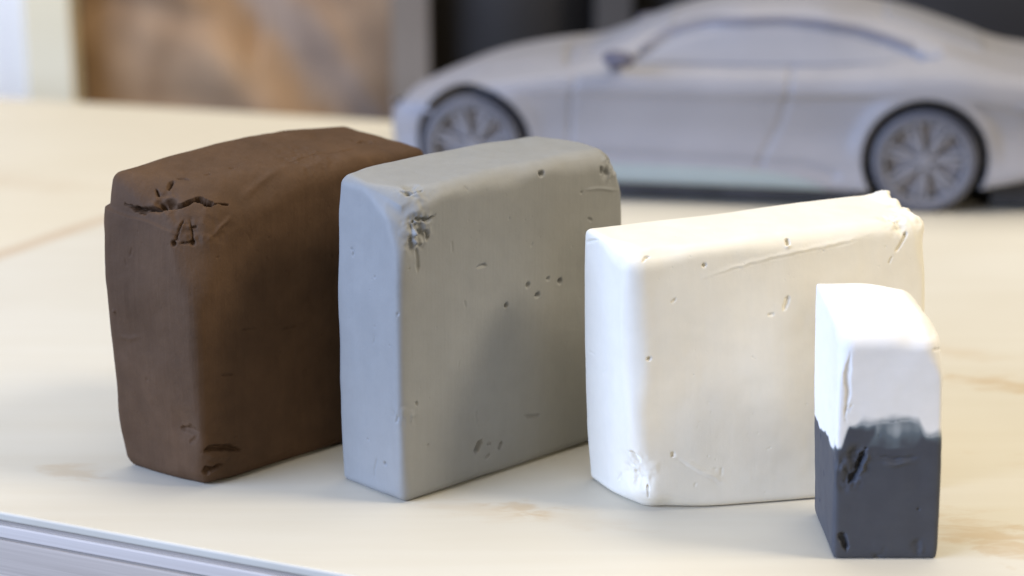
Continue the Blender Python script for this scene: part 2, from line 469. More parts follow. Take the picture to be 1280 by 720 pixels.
# grey block
def grey_shape(S, u, v, V):
    s, t, k = S.T
    O = -u[None] * (0.0012 * np.sin(np.clip(k, 0, 1) * math.pi) * (1 - s) ** 2)[:, None]
    O[:, 2] += k ** 6 * 0.0014 * np.sin(np.clip(s, 0, 1) * math.pi)
    return O
GREY = dict(B0=(-.0656, .6936, 0), B1=(-.0401, .6664, 0), B2=(.0452, .7455, 0), B3=(.0192, .7725, 0),
            T0=(-.0646, .6937, .1204), T1=(-.0398, .6665, .1165), T2=(.0442, .7402, .1208), T3=(.0091, .7677, .1206))
V, F, S = block(GREY, 0.00043, 0.0024,
                [((0, 0, 1), 0.0045, 0.018), ((None, 0, 1), 0.0042, 0.014), ((0, 1, 1), 0.0025, 0.012), ((1, 0, 1), 0.001, 0.01), ((None, 0, 0), 0.0012, 0.012)],
                grey_shape, FT['grey'], 0.00036, 5, 7, 28)
place_block('clay_block', V, F, M_grey,
            'grey clay block with torn corners and pinholes, second from left', 'clay block', 'upright clay blocks in a row')

# ivory block
def white_shape(S, u, v, V):
    s, t, k = S.T
    O = np.zeros_like(V)
    rag = smooth01(s, 0.93, 1.0) * smooth01(k, 0.86, 1.0)
    O[:, 2] += rag * (0.0026 * fbm(V, 170, 3, 9) + 0.0008)
    O += u[None] * (rag * 0.0024 * vnoise(V, 190, 31))[:, None]
    O += -v[None] * ((1 - t) ** 2 * 0.0016 * np.sin(np.clip(s, 0, 1) * math.pi) * np.sin(np.clip(k, 0, 1) * math.pi))[:, None]
    O += -u[None] * ((1 - s) ** 3 * 0.0012 * np.sin(np.clip(k, 0, 1) * math.pi))[:, None]
    return O
WHITE = dict(B0=(.0293, .6945, 0), B1=(.0468, .6585, 0), B2=(.1575, .6805, 0), B3=(.142, .7305, 0),
             T0=(.0265, .6946, .0995), T1=(.0412, .6606, .0975), T2=(.1578, .7093, .0998), T3=(.144, .7426, .1023))
V, F, S = block(WHITE, 0.00045, 0.0028,
                [((0, 0, None), 0.0036, 0.02), ((None, 0, 1), 0.0026, 0.016), ((0, 0, 0), 0.002, 0.014)],
                white_shape, FT['white'], 0.00034, 8, 8, 16)
place_block('clay_block', V, F, M_white,
            'creamy white clay block with a crumbly far corner, behind the small two-tone bar', 'clay block', 'upright clay blocks in a row')

# two-tone bar: white clay on dark grey clay, smeared at the joint
def bar_shape(S, u, v, V):
    s, t, k = S.T
    O = np.zeros_like(V)
    O[:, 0] += 0.0012 * np.sin(np.clip(k, 0, 1) * math.pi) * (s - 0.6)
    return O
BAR = dict(B0=(.1114, .6586, 0), B1=(.1114, .6168, 0), B2=(.1472, .6168, 0), B3=(.1462, .6586, 0),
           T0=(.1078, .6592, .0882), T1=(.1106, .6169, .0805), T2=(.1449, .6173, .0825), T3=(.143, .6595, .0872))
V, F, S = block(BAR, 0.00034, 0.0014,
                [((None, 0, 1), 0.0032, 0.011), ((1, None, 1), 0.0045, 0.013)],
                bar_shape, FT['bar'], 0.0004, 12, 10, 25)
s, t, k = S.T
wob = 0.0010 * fbm(V, 120, 3, 21) + 0.0005 * vnoise(V, (420, 420, 100), 4)
edge = 0.0487 + wob - 0.0100 * smooth01(t, 0.02, 0.10)
# the white runs down the near vertical edge, left of a torn dark patch
edge = edge - 0.0085 * smooth01(s, 0.13, 0.05) * smooth01(t, 0.10, 0.0)
edge = edge - 0.0042 * smooth01(s, 0.76, 0.86) * smooth01(t, 0.3, 0.0)
near = (t < 0.12) * 1.0
soft = 0.0012 + 0.0055 * near * smooth01(s, 0.10, 0.3) + 0.0008 * near * vnoise(V, (400, 400, 30), 3)
tint = np.clip((V[:, 2] - edge + 0.3 * soft) / soft, 0, 1); tint = tint * tint * (3 - 2 * tint)
# thumb smear: a thin film of white pressed over the grey in the middle of the near face
fx, fz = s + 0.05 * fbm(V, (90, 1, 150), 2, 8), V[:, 2] + 0.0007 * fbm(V, (140, 1, 60), 2, 18)
sm = smooth01(fx, 0.30, 0.35) * smooth01(fx, 0.80, 0.74) * smooth01(fz, 0.0405, 0.0418) * near
sm = sm * np.clip(0.15 + 0.18 * smooth01(fz, 0.0415, 0.049) + 0.10 * vnoise(V, (420, 420, 50), 61) + 0.07 * fbm(V, 150, 3, 65), 0.0, 0.6)
tint = np.clip(np.maximum(tint, sm), 0, 1)
# grey dragged up into the white above the joint
haze = np.exp(-np.clip(V[:, 2] - edge, 0, 1) / 0.0035) * np.clip(0.22 + 0.25 * vnoise(V, (300, 300, 50), 71), 0, 1) * near
tint = np.where(tint > 0.5, np.clip(tint - haze, 0, 1), tint)

tm = NT('two_tone_clay')
co = tm.obj_co()
att = tm.n('ShaderNodeAttribute'); att.attribute_name = 'tint'
n1 = tm.noise(co, 140, 5, 0.6)
gr = tm.ramp(n1, [(0.3, (0.056, 0.059, 0.069)), (0.7, (0.066, 0.070, 0.080))])
wh = tm.ramp(n1, [(0.3, (0.775, 0.75, 0.695)), (0.7, (0.81, 0.785, 0.735))])
film = tm.mix(tm.ramp(att.outputs['Fac'], [(0.0, (0, 0, 0)), (0.4, (1, 1, 1))]), gr, (0.15, 0.185, 0.20))
c = tm.mix(tm.ramp(att.outputs['Fac'], [(0.25, (0, 0, 0)), (0.9, (1, 1, 1))]), film, wh)
b = tm.bump(n1, 0.2, 0.0006)
b = tm.bump(tm.noise(tm.obj_co(scale=(40, 40, 500)), 1.0, 3), 0.15, 0.0005, b)
M_bar = tm.finish(c, 0.5, b, 0.2)

bar = empty('clay_bar', (0.129, 0.638, 0), 0,
            'small upright clay bar, white on dark grey, standing in front of the creamy block', 'clay bar')
fc = (V[:, 2] - edge)[F].mean(1)
for nm, msk in (('white_clay', fc >= 0), ('grey_clay', fc < 0)):
    ff = F[msk]; used = np.unique(ff); remap = -np.ones(len(V), dtype=np.int64); remap[used] = np.arange(len(used))
    me = mesh_from(nm, V[used] - np.array([0.129, 0.638, 0]), remap[ff])
    a = me.attributes.new('tint', 'FLOAT', 'POINT'); a.data.foreach_set('value', tint[used].astype(np.float32))
    # shared normals along the joint keep the surface continuous
    Nn = vnormals(V, F)[used]
    me.normals_split_custom_set_from_vertices([tuple(map(float, q)) for q in Nn])
    obj(nm, me, M_bar, bar)

# ------------------------------------------------------------------ table
def prism(poly, z0, z1, bev=0.0):
    """closed slab over a convex polygon with a small rounded rim."""
    poly = np.array(poly, float); n = len(poly); cen = poly.mean(0)
    def inset(dst):
        out = []
        for i in range(n):
            p0, p1, p2 = poly[i - 1], poly[i], poly[(i + 1) % n]
            e1 = (p1 - p0) / np.linalg.norm(p1 - p0); e2 = (p2 - p1) / np.linalg.norm(p2 - p1)
            n1 = np.array([-e1[1], e1[0]]); n2 = np.array([-e2[1], e2[0]])
            out.append(p1 + (n1 + n2) * dst / (1 + n1 @ n2))
        return np.array(out)
    rings = []
    st = 6 if bev else 0
    if bev:
        for i in range(st + 1):
            a = math.pi / 2 * i / st
            rings.append((inset(bev * (1 - math.sin(a))), z0 + bev * (1 - math.cos(a))))
        for i in range(st + 1):
            a = math.pi / 2 * i / st
            rings.append((inset(bev * (1 - math.cos(a))), z1 - bev * (1 - math.sin(a))))
    else:
        rings = [(poly, z0), (poly, z1)]
    V = []; Fs = []
    for pl, z in rings: V += [(p[0], p[1], z) for p in pl]
    for j in range(len(rings) - 1):
        for i in range(n):
            a = j * n + i; b = j * n + (i + 1) % n
            Fs.append((a, b, b + n, a + n))
    Fs.append(tuple(range(n - 1, -1, -1)))
    Fs.append(tuple(range((len(rings) - 1) * n, len(rings) * n)))
    return np.array(V), Fs

fd = np.array([.9191, -.394]); fd /= np.linalg.norm(fd)
fn = np.array([fd[1], -fd[0]])              # outward, toward the viewer
f0 = np.array([-.18857, .66013])
bd = np.array([.9508, -.3096]); bd /= np.linalg.norm(bd)
b0 = np.array([-.42088, 1.5635])
TABLE = [f0 - fd * 0.75, f0 + fd * 1.15, b0 + bd * 1.75, b0 - bd * 0.75]
def table_poly(off):
    return [TABLE[0] + fn * off, TABLE[1] + fn * off, TABLE[2], TABLE[3]]

tw = NT('plywood_top')
co = tw.obj_co(loc=(0, 0.9, 0))
ang = math.atan2(fd[1], fd[0])
gco = tw.obj_co(scale=(3.5, 55, 1), rot=(0, 0, -ang))
grain = tw.noise(gco, 1.0, 6, 0.6, 0.6)
broad = tw.noise(co, 3.2, 4, 0.55)
fine = tw.noise(tw.obj_co(scale=(40, 600, 1), rot=(0, 0, -ang)), 1.0, 3)
col = tw.mix(tw.ramp(broad, [(0.38, (0, 0, 0)), (0.66, (1, 1, 1))]), (0.59, 0.55, 0.452), (0.63, 0.598, 0.508))
col = tw.mix(1.0, col, tw.ramp(grain, [(0.25, (0.96, 0.945, 0.92)), (0.6, (1, 1, 1))]), 'MULTIPLY')
sep = tw.n('ShaderNodeSeparateXYZ'); tw.l(co, sep.inputs[0])
# older yellowed boards toward the far left of the tan pencil line
la = np.array([-.2871, 1.0431]); lb = np.array([-.2459, 1.1268]); ld = (lb - la) / np.linalg.norm(lb - la); lnrm = np.array([-ld[1], ld[0]])
dl = tw.math('ADD', tw.math('MULTIPLY', sep.outputs[0], float(lnrm[0])), tw.math('MULTIPLY', sep.outputs[1], float(lnrm[1])))
dl = tw.math('SUBTRACT', dl, float(la @ lnrm))
dl = tw.math('ADD', dl, tw.math('MULTIPLY', tw.math('SUBTRACT', broad, 0.5), 0.02))
warmside = tw.n('ShaderNodeMapRange', interpolation_type='SMOOTHSTEP')
warmside.inputs['From Min'].default_value = -0.01; warmside.inputs['From Max'].default_value = 0.02
tw.l(dl, warmside.inputs['Value'])
far = tw.n('ShaderNodeMapRange', interpolation_type='SMOOTHSTEP')
far.inputs['From Min'].default_value = 0.95; far.inputs['From Max'].default_value = 1.5
tw.l(sep.outputs[1], far.inputs['Value'])
wf = tw.math('MULTIPLY', tw.math('MAXIMUM', tw.math('MULTIPLY', warmside.outputs[0], 0.75), tw.math('MULTIPLY', far.outputs[0], 0.8)), 1.0)
col = tw.mix(wf, col, tw.mix(1.0, (0.655, 0.58, 0.425), tw.ramp(grain, [(0.25, (0.92, 0.9, 0.86)), (0.6, (1, 1, 1))]), 'MULTIPLY'))
line = tw.n('ShaderNodeMapRange', interpolation_type='SMOOTHSTEP')
line.inputs['From Min'].default_value = 0.011; line.inputs['From Max'].default_value = 0.002
tw.l(tw.math('ABSOLUTE', dl), line.inputs['Value'])
lmask = tw.n('ShaderNodeMapRange', interpolation_type='SMOOTHSTEP')      # the line fades out past the blocks
lmask.inputs['From Min'].default_value = 1.22; lmask.inputs['From Max'].default_value = 1.10
tw.l(sep.outputs[1], lmask.inputs['Value'])
col = tw.mix(tw.math('MULTIPLY', tw.math('MULTIPLY', line.outputs[0], lmask.outputs[0]), 0.75), col, (0.50, 0.37, 0.23))
# tan stains
def stain(col, x, y, rx, ry, amt, c, thr=0.5):
    mp = tw.n('ShaderNodeMapping', vector_type='TEXTURE')
    mp.inputs['Location'].default_value = (x, y, 0); mp.inputs['Scale'].default_value = (rx, ry, 1)
    mp.inputs['Rotation'].default_value = (0, 0, ang)
    tw.l(co, mp.inputs['Vector'])
    sx = tw.n('ShaderNodeSeparateXYZ'); tw.l(mp.outputs[0], sx.inputs[0])
    q = tw.math('SQRT', tw.math('ADD', tw.math('MULTIPLY', sx.outputs[0], sx.outputs[0]), tw.math('MULTIPLY', sx.outputs[1], sx.outputs[1])))
    q = tw.math('ADD', q, tw.math('MULTIPLY', tw.math('SUBTRACT', stn, thr), 3.2))
    r = tw.n('ShaderNodeMapRange', interpolation_type='SMOOTHSTEP')
    r.inputs['From Min'].default_value = 1.1; r.inputs['From Max'].default_value = 0.2; r.inputs['To Max'].default_value = amt
    tw.l(q, r.inputs['Value'])
    return tw.mix(r.outputs[0], col, c)
stn = tw.noise(tw.obj_co(scale=(60, 150, 1), rot=(0, 0, -ang)), 1.0, 5, 0.6, 0.4)
tan = (0.50, 0.38, 0.23)
for a in ((.0059, .6641, .015, .008, .6), (.2202, .8108, .03, .012, .65), (.185, .628, .04, .016, .5),
          (-.1712, .7014, .018, .010, .45), (.2059, .8587, .03, .012, .3), (.1334, .6486, .02, .012, .3),
          (-.0118, .6601, .03, .008, .25), (.1667, .6396, .035, .02, .35), (.02, .655, .03, .010, .15),
          (-.03, 1.1, .09, .03, .3), (-.36, 1.25, .12, .03, .35), (.23, .7, .04, .02, .3)):
    col = stain(col, *a, tan)
bmp = tw.bump(fine, 0.12, 0.0004)
bmp = tw.bump(grain, 0.1, 0.0008, bmp)
M_ply = tw.finish(col, 0.55, bmp, 0.25)

def edge_mat(name, a, b, sc=(2.5, 2.5, 420)):
    t = NT(name)
    e = t.obj_co(scale=sc, rot=(0, 0, -ang))
    n = t.noise(e, 1.0, 5, 0.65, 0.3)
    c = t.ramp(n, [(0.33, a), (0.62, b)])
    return t.finish(c, 0.75, t.bump(n, 0.4, 0.0006), 0.15)
M_edge = edge_mat('pale_ply_layer', (0.58, 0.515, 0.45), (0.68, 0.61, 0.54))
M_core = edge_mat('dark_glue_line', (0.26, 0.23, 0.20), (0.36, 0.32, 0.28))
M_face = edge_mat('streaky_ply_face', (0.43, 0.365, 0.30), (0.55, 0.47, 0.39), (4, 4, 330))

table = empty('table', (0, 0.9, 0), 0, 'pale plywood workbench top with a layered grey edge, under all the clay', 'table')
OT = np.array([0, 0.9, 0])
def tpart(name, off, z0, z1, bev, mat):
    Vv, Ff = prism(table_poly(off), z0, z1, bev)
    me = mesh_from(name, Vv - OT, Ff, smooth=False)
    return obj(name, me, mat, table)
tpart('tabletop', 0.0, -0.0036, 0.0, 0.0011, M_ply)
tpart('glue_line', -0.0014, -0.0052, -0.0036 - 0.00002, 0.0, M_core)
tpart('edge_layer', 0.0004, -0.0102, -0.0052 - 0.00002, 0.0008, M_edge)
tpart('glue_line', -0.0012, -0.0114, -0.0102 - 0.00002, 0.0, M_core)
tpart('edge_board', -0.0002, -0.042, -0.0114 - 0.00002, 0.0008, M_face)

# ------------------------------------------------------------------ clay model car
CS = 0.0983                                   # model scale
rear = np.array([.2496, 1.1390]); front = np.array([-.0264, 1.1890])
fdir = (front - rear) / np.linalg.norm(front - rear)
WB = np.linalg.norm(front - rear) / CS        # wheelbase in full-size metres
left = np.array([-fdir[1], fdir[0]])          # the side toward the viewer
TRACK = 0.755
org = (rear + front) / 2 - left * 0.91 * CS
car_rot = math.atan2(fdir[1], fdir[0])
car = empty('model_car', (org[0], org[1], 0), car_rot,
            'unpainted grey clay scale model of a two-door coupe, blurred behind the blocks', 'model car')
HX = WB / 2
def st(x): return (x - HX) * CS               # table coordinate: rear hub at x = 0
X_ = [3.50, 3.45, 3.36, 3.20, 2.85, 2.5, 2.2, 1.8, 1.5, 1.1, .7, .4, .1, -.17, -.52, -.80, -.94, -1.0]
TAB = dict(
    ztop=[.46, .53, .59, .665, .80, .87, .91, 1.075, 1.18, 1.255, 1.27, 1.225, 1.155, 1.065, .945, .89, .82, .72],
    w=[.30, .48, .63, .78, .895, .905, .905, .905, .905, .905, .905, .91, .925, .93, .90, .80, .66, .50],
    zsh=[.42, .47, .52, .585, .70, .765, .80, .82, .825, .825, .83, .84, .86, .87, .84, .80, .75, .66],
    wr=[.16, .26, .36, .46, .55, .58, .60, .60, .58, .57, .56, .56, .57, .58, .58, .52, .42, .30],
    zre=[.455, .52, .575, .645, .775, .845, .885, 1.01, 1.11, 1.175, 1.175, 1.13, 1.06, .99, .90, .865, .81, .715],
    zb=[.26, .20, .17, .16, .13, .12, .12, .12, .12, .12, .12, .12, .12, .14, .2, .27, .33, .40])
NXc, NSc = 330, 96
xs = np.linspace(-1.0, 3.50, NXc)
T = {k: cubic(X_, v, xs) for k, v in TAB.items()}
# wheel arch flares
for hub in (0.0, WB):
    T['w'] = T['w'] + 0.018 * np.exp(-((xs - hub) / 0.42) ** 4)
half = []
for i in range(NXc):
    w, zs, wr, zr, zt, zb = (T[k][i] for k in ('w', 'zsh', 'wr', 'zre', 'ztop', 'zb'))
    cab = np.clip((zr - zs - 0.1) / 0.2, 0, 1)
    zm = zb + (zs - zb) * 0.52
    pts = [(0, zb), (.55 * w, zb), (.93 * w, zb), (.985 * w, zb + .05), (w * .955, zb + .45 * (zm - zb)), (w * .955, zm), (w * .995, zs - .10), (w * .965, zs - .01),
           (w * .90, zs + .025 + .012 * cab), (wr + (w * .9 - wr) * .5, zs + (zr - zs) * (.55 - .02 * cab) + .02), (wr + .03, zr - .015), (wr - .12, zr + (zt - zr) * .45), (wr * .45, zt - (zt - zr) * .14), (0, zt)]
    half.append(pts)
half = np.array(half)
def resample(poly, n):
    """Catmull-Rom through the control points."""
    p = np.vstack([2 * poly[0] - poly[1], poly, 2 * poly[-1] - poly[-2]])
    seg = len(poly) - 1
    q = np.linspace(0, seg, n); i = np.clip(q.astype(int), 0, seg - 1); f = (q - i)[:, None]
    a, b, c, d_ = p[i], p[i + 1], p[i + 2], p[i + 3]
    return 0.5 * (2 * b + (c - a) * f + (2 * a - 5 * b + 4 * c - d_) * f * f + (3 * b - a - 3 * c + d_) * f ** 3)
G = np.array([resample(p, NSc) for p in half])          # (NX, NS, 2)
for it in range(3):                                       # soften along the car
    G[1:-1] = 0.25 * G[:-2] + 0.5 * G[1:-1] + 0.25 * G[2:]
for it in range(2):
    G[:, 1:-1] = 0.25 * G[:, :-2] + 0.5 * G[:, 1:-1] + 0.25 * G[:, 2:]
G[:, 0, 0] = 0; G[:, -1, 0] = 0
# full ring: left half then mirrored right half
Lh = G; Rh = G[:, -2:0:-1] * np.array([-1, 1])
ring = np.concatenate([Lh, Rh], 1)
NR = ring.shape[1]
CV = np.zeros((NXc, NR, 3)); CV[:, :, 0] = xs[:, None]; CV[:, :, 1] = ring[:, :, 0]; CV[:, :, 2] = ring[:, :, 1]
# rounded ends
CV = CV.reshape(-1, 3)
ii = np.arange(NXc - 1)[:, None] * NR; jj = np.arange(NR)[None]
CF = np.stack([ii + jj, ii + NR + jj, ii + NR + (jj + 1) % NR, ii + (jj + 1) % NR], -1).reshape(-1, 4)
# end caps: shrink rings toward the middle
def cap(CV, CF, row, dx, flip):
    cur = CV[row * NR:(row + 1) * NR]; cen = cur.mean(0); prev = np.arange(row * NR, (row + 1) * NR)
    steps = [(.85, .45), (.6, .8), (.3, .97), (.02, 1.0)]
    for sc, f in steps:
        ring_ = cen + (cur - cen) * sc; ring_[:, 0] = cen[0] + dx * f
        base = len(CV); CV = np.vstack([CV, ring_]); new = np.arange(base, base + NR)
        q = np.stack([prev, new, np.roll(new, -1), np.roll(prev, -1)], 1)
        CF = np.vstack([CF, q[:, ::-1] if flip else q]); prev = new
    return CV, CF
CV, CF = cap(CV, CF, NXc - 1, 0.05, False)
CV, CF = cap(CV, CF, 0, -0.05, True)
N = vnormals(CV, CF)
if (N[:, 2] * (CV[:, 2] - 0.6)).mean() < 0: CF = CF[:, ::-1].copy(); N = -N

WZ_ = 0.33
# window opening in side view (x, z)
def win_bot(x): return cubic([-.05, .3, .9, 1.5, 1.95], [.965, .90, .865, .86, .86], x)
def win_top(x): return cubic([-.05, .15, .5, .9, 1.3, 1.6, 1.95], [.975, 1.05, 1.14, 1.18, 1.165, 1.10, .87], x)
sx, sy, sz = CV.T
side = np.abs(sy) > 0.35
inside = np.minimum(np.minimum(sz - win_bot(np.clip(sx, -.05, 1.95)), win_top(np.clip(sx, -.05, 1.95)) - sz), np.minimum(sx + .05, 1.95 - sx) * .6)
rec = smooth01(inside, -0.004, 0.014) * side * (sx > -.05) * (sx < 1.95)
CV = CV - N * (0.085 * rec)[:, None]
_wx = np.linspace(-.03, 1.93, 26)
_wz = win_top(_wx)

def groove(CV, pts2, wd, dp, msk, plane=(0, 2)):
    P3 = np.zeros((len(CV), 3)); P3[:, 0] = CV[:, plane[0]]; P3[:, 1] = CV[:, plane[1]]
    q = np.array([(a, b, 0) for a, b in pts2], float)
    d_, _ = seg_dist(P3, q)
    return CV - N * (np.exp(-(d_ / wd) ** 2) * dp * msk)[:, None]
CV = groove(CV, list(zip(_wx, _wz)), .026, .034, (np.abs(sy) > .35) * 1.0)
CV = groove(CV, [(2.18, .80), (2.20, .70), (2.22, .40), (2.2, .2)], .012, .013, np.abs(sy) > .6)
CV = groove(CV, [(.84, .88), (.85, .70), (.89, .54), (.99, .34), (1.02, .24)], .013, .015, np.abs(sy) > .6)
CV = groove(CV, [(3.2, .62), (2.6, .70), (2.22, .735)], .012, .010, np.abs(sy) > .5)
# crease under the shoulder, running over the rear wheel and down to the tail
_cz = cubic([3.3, 2.9, 2.2, 1.2, .5, .05, -.3, -.6, -1.0], [.60, .68, .70, .705, .725, .745, .71, .66, .63], np.clip(sx, -1.0, 3.3))
_tuck = smooth01(_cz - sz, -.012, .03) * smooth01(sz, .28, .50) * (np.abs(sy) > .45) * smooth01(sx, 3.2, 2.8) * (0.45 + 0.55 * smooth01(sx, 1.4, .4))
for hub in (0.0, WB):      # the arch lips stay proud
    _tuck = _tuck * (1 - 0.9 * np.exp(-((np.sqrt((sx - hub) ** 2 + (sz - WZ_) ** 2) - .40) / .06) ** 2))
CV = CV - N * (0.042 * _tuck)[:, None]
# bonnet shut lines and cowl
CV = groove(CV, [(2.25, -.7), (2.33, 0), (2.25, .7)], .03, .022, (sz > .8) * 1.0, (0, 1))
CV = groove(CV, [(3.55, .42), (3.0, .52), (2.3, .66)], .012, .014, (sz > .6) * 1.0, (0, 1))
CV = groove(CV, [(3.55, -.42), (3.0, -.52), (2.3, -.66)], .012, .014, (sz > .6) * 1.0, (0, 1))
# sculpted sill recess above the skirt
CV = groove(CV, [(2.2, .30), (1.2, .285), (.75, .27), (.55, .22)], .028, .018, np.abs(sy) > .6)

def car_mat(name, base, rough=0.5):
    t = NT(name); cc = t.obj_co()
    n = t.noise(cc, 18, 4); n2 = t.noise(cc, 140, 4)
    c_ = t.ramp(n, [(0.3, mul(base, .92)), (0.7, mul(base, 1.05))])
    return t.finish(c_, rough, t.bump(n2, 0.15, 0.0008), 0.3)
M_car = car_mat('model_grey_clay', (0.248, 0.240, 0.248))
M_win = car_mat('smoothed_window_clay', (0.232, 0.231, 0.25), 0.45)
M_skirt = car_mat('greenish_skirt_clay', (0.25, 0.285, 0.275), 0.4)
M_tyre = car_mat('tyre_clay', (0.095, 0.095, 0.108), 0.6)
M_rim = car_mat('rim_clay', (0.19, 0.187, 0.20), 0.5)
M_rdark = car_mat('wheel_disc_clay', (0.205, 0.19, 0.19), 0.6)  # backing disc seen between the spokes
M_mir = car_mat('mirror_clay', (0.09, 0.085, 0.11), 0.5)
M_recess_shade = car_mat('recess_shade_clay', (0.15, 0.148, 0.175), 0.5)
M_lamp = car_mat('lamp_clay', (0.24, 0.24, 0.265), 0.35)

def car_xyz(P):      # full-size metres, rear hub origin, y to the car's left -> model space
    P = np.asarray(P, float).copy()
    P[:, 0] = P[:, 0] - HX
    return P * CS
body_me = mesh_from('body', car_xyz(CV), CF)
# wheel arches: cut with cylinders, then keep the evaluated mesh
def cyl_obj(x, y0, y1, r, z):
    n = 64; a = np.linspace(0, 2 * math.pi, n, endpoint=False)
    P = np.concatenate([np.stack([x + r * np.cos(a), np.full(n, y), z + r * np.sin(a)], 1) for y in (y0, y1)])
    Fs = [(i, (i + 1) % n, (i + 1) % n + n, i + n) for i in range(n)] + [tuple(range(n - 1, -1, -1)), tuple(range(n, 2 * n))]
    o = bpy.data.objects.new('cut', mesh_from('cut', car_xyz(P), [tuple(reversed(f)) for f in Fs] if y1 > y0 else Fs, False))
    COL.objects.link(o)
    return o
WR, WZ = 0.325, 0.325
ARCH = 0.388
tmp = bpy.data.objects.new('tmp_body', body_me); COL.objects.link(tmp)
cuts = []
for hx in (0.0, WB):
    for sg in (1, -1):
        c_ = cyl_obj(hx, sg * .56, sg * 1.2, ARCH, WZ + .012); cuts.append(c_)
        md = tmp.modifiers.new('b', 'BOOLEAN'); md.operation = 'DIFFERENCE'; md.object = c_; md.solver = 'EXACT'
bpy.context.view_layer.update()
dg = bpy.context.evaluated_depsgraph_get()
new_me = bpy.data.meshes.new_from_object(tmp.evaluated_get(dg))
for o in cuts + [tmp]: bpy.data.objects.remove(o)
new_me.name = 'body'; new_me.materials.clear()
body = obj('body', new_me, M_car, car)
try: new_me.set_sharp_from_angle(angle=math.radians(50))
except Exception: pass
bvh = BVHTree.FromPolygons([tuple(v) for v in CV], [tuple(int(i) for i in f) for f in CF])

def patch_side(name, xr, bot, top, sg, mat, off, nx=80, nz=24, parent=body, thick=0.012):
    """a sheet following the body side, seen from the side."""
    xs_ = np.linspace(xr[0], xr[1], nx); Vv = []
    for x in xs_:
        zb_, zt_ = float(bot(np.array([x]))[0]), float(top(np.array([x]))[0])
        for f in np.linspace(0, 1, nz):
            z = zb_ + (zt_ - zb_) * f
            h = bvh.ray_cast(Vector((x, sg * 1.5, z)), Vector((0, -sg, 0)))
            y = h[0].y if h[0] else sg * .5
            Vv.append((x, y + sg * off, z))
    Vv = np.array(Vv); Fs = []
    for i in range(nx - 1):
        for j in range(nz - 1):
            q = (i * nz + j, (i + 1) * nz + j, (i + 1) * nz + j + 1, i * nz + j + 1)
            Fs.append(q if sg < 0 else q[::-1])
    o = obj(name, mesh_from(name, car_xyz(Vv), np.array(Fs)), mat, parent)
    md = o.modifiers.new('thick', 'SOLIDIFY'); md.thickness = thick * CS; md.offset = -1
    return o
def patch_top(name, P0, mat, off, n=30, parent=body):
    """a sheet following the body seen from above between four (x, y) corners."""
    P0 = np.array(P0, float); Vv = []
    for a in np.linspace(0, 1, n):
        for b_ in np.linspace(0, 1, n):
            p = (1 - a) * ((1 - b_) * P0[0] + b_ * P0[1]) + a * ((1 - b_) * P0[3] + b_ * P0[2])
            h = bvh.ray_cast(Vector((p[0], p[1], 3)), Vector((0, 0, -1)))
            Vv.append((p[0], p[1], h[0].z + off))
    Fs = [(i * n + j, (i + 1) * n + j, (i + 1) * n + j + 1, i * n + j + 1) for i in range(n - 1) for j in range(n - 1)]
    o = obj(name, mesh_from(name, car_xyz(np.array(Vv)), np.array(Fs)), mat, parent)
    md = o.modifiers.new('thick', 'SOLIDIFY'); md.thickness = 0.012 * CS; md.offset = 1
    return o
for sg in (1, -1):
    patch_side('side_window', (0.02, 1.86), lambda x: win_bot(x) + .012, lambda x: np.maximum(win_top(x) - .045, win_bot(x) + .014), sg, M_win, 0.006, parent=car)
    patch_side('window_recess_shade', (0.10, 1.80), lambda x: win_top(x) - .058, lambda x: win_top(x) - .014, sg, M_recess_shade, 0.008, 80, 6, car)  # dark strip painting the recess shadow under the window's top edge
    patch_side('side_skirt', (.60, 2.38), lambda x: cubic([.60, .9, 2.38], [.135, .135, .135], x),
               lambda x: cubic([.60, .75, 1.0, 1.6, 2.1, 2.38], [.145, .20, .235, .25, .25, .24], x), sg, M_skirt, 0.014, 60, 10, car, .03)
    patch_side('headlight', (3.12, 3.46), lambda x: cubic([3.12, 3.3, 3.46], [.535, .50, .46], x), lambda x: cubic([3.12, 3.3, 3.46], [.55, .565, .535], x), sg, M_lamp, 0.006, 16, 8, car)
    patch_side('taillight', (-.86, -.52), lambda x: cubic([-.86, -.52], [.64, .67], x), lambda x: cubic([-.86, -.7, -.52], [.735, .735, .69], x), sg, M_lamp, 0.006, 16, 8, car)
patch_top('windscreen', [(2.12, -.56), (2.12, .56), (1.62, .46), (1.62, -.46)], M_win, 0.004, parent=car)
patch_top('rear_window', [(.28, -.43), (.28, .43), (-.34, .50), (-.34, -.50)], M_win, 0.004, parent=car)

# the plate stays clear of the wheels: narrower at the axles
Vp = []; Fp = []
for (x0, x1, hw) in ((-.88, -.42, .72), (-.418, .418, .58), (.42, WB - .42, .84), (WB - .418, WB + .418, .58), (WB + .42, WB + .52, .62)):
    P, Fs = prism([(x0, -hw), (x1, -hw), (x1, hw), (x0, hw)], .045 if hw > .7 else .12, .24, .006)
    Fp += [tuple(i + len(Vp) for i in f) for f in Fs]; Vp += [tuple(q) for q in P]
obj('under_shade_plate', mesh_from('under_shade_plate', car_xyz(np.array(Vp)), Fp, False), flat_mat('dark_under_shade', (0.03, 0.03, 0.032), (0.045, 0.045, 0.05), 30), car)  # dark plate added for the black shadow strip under the car

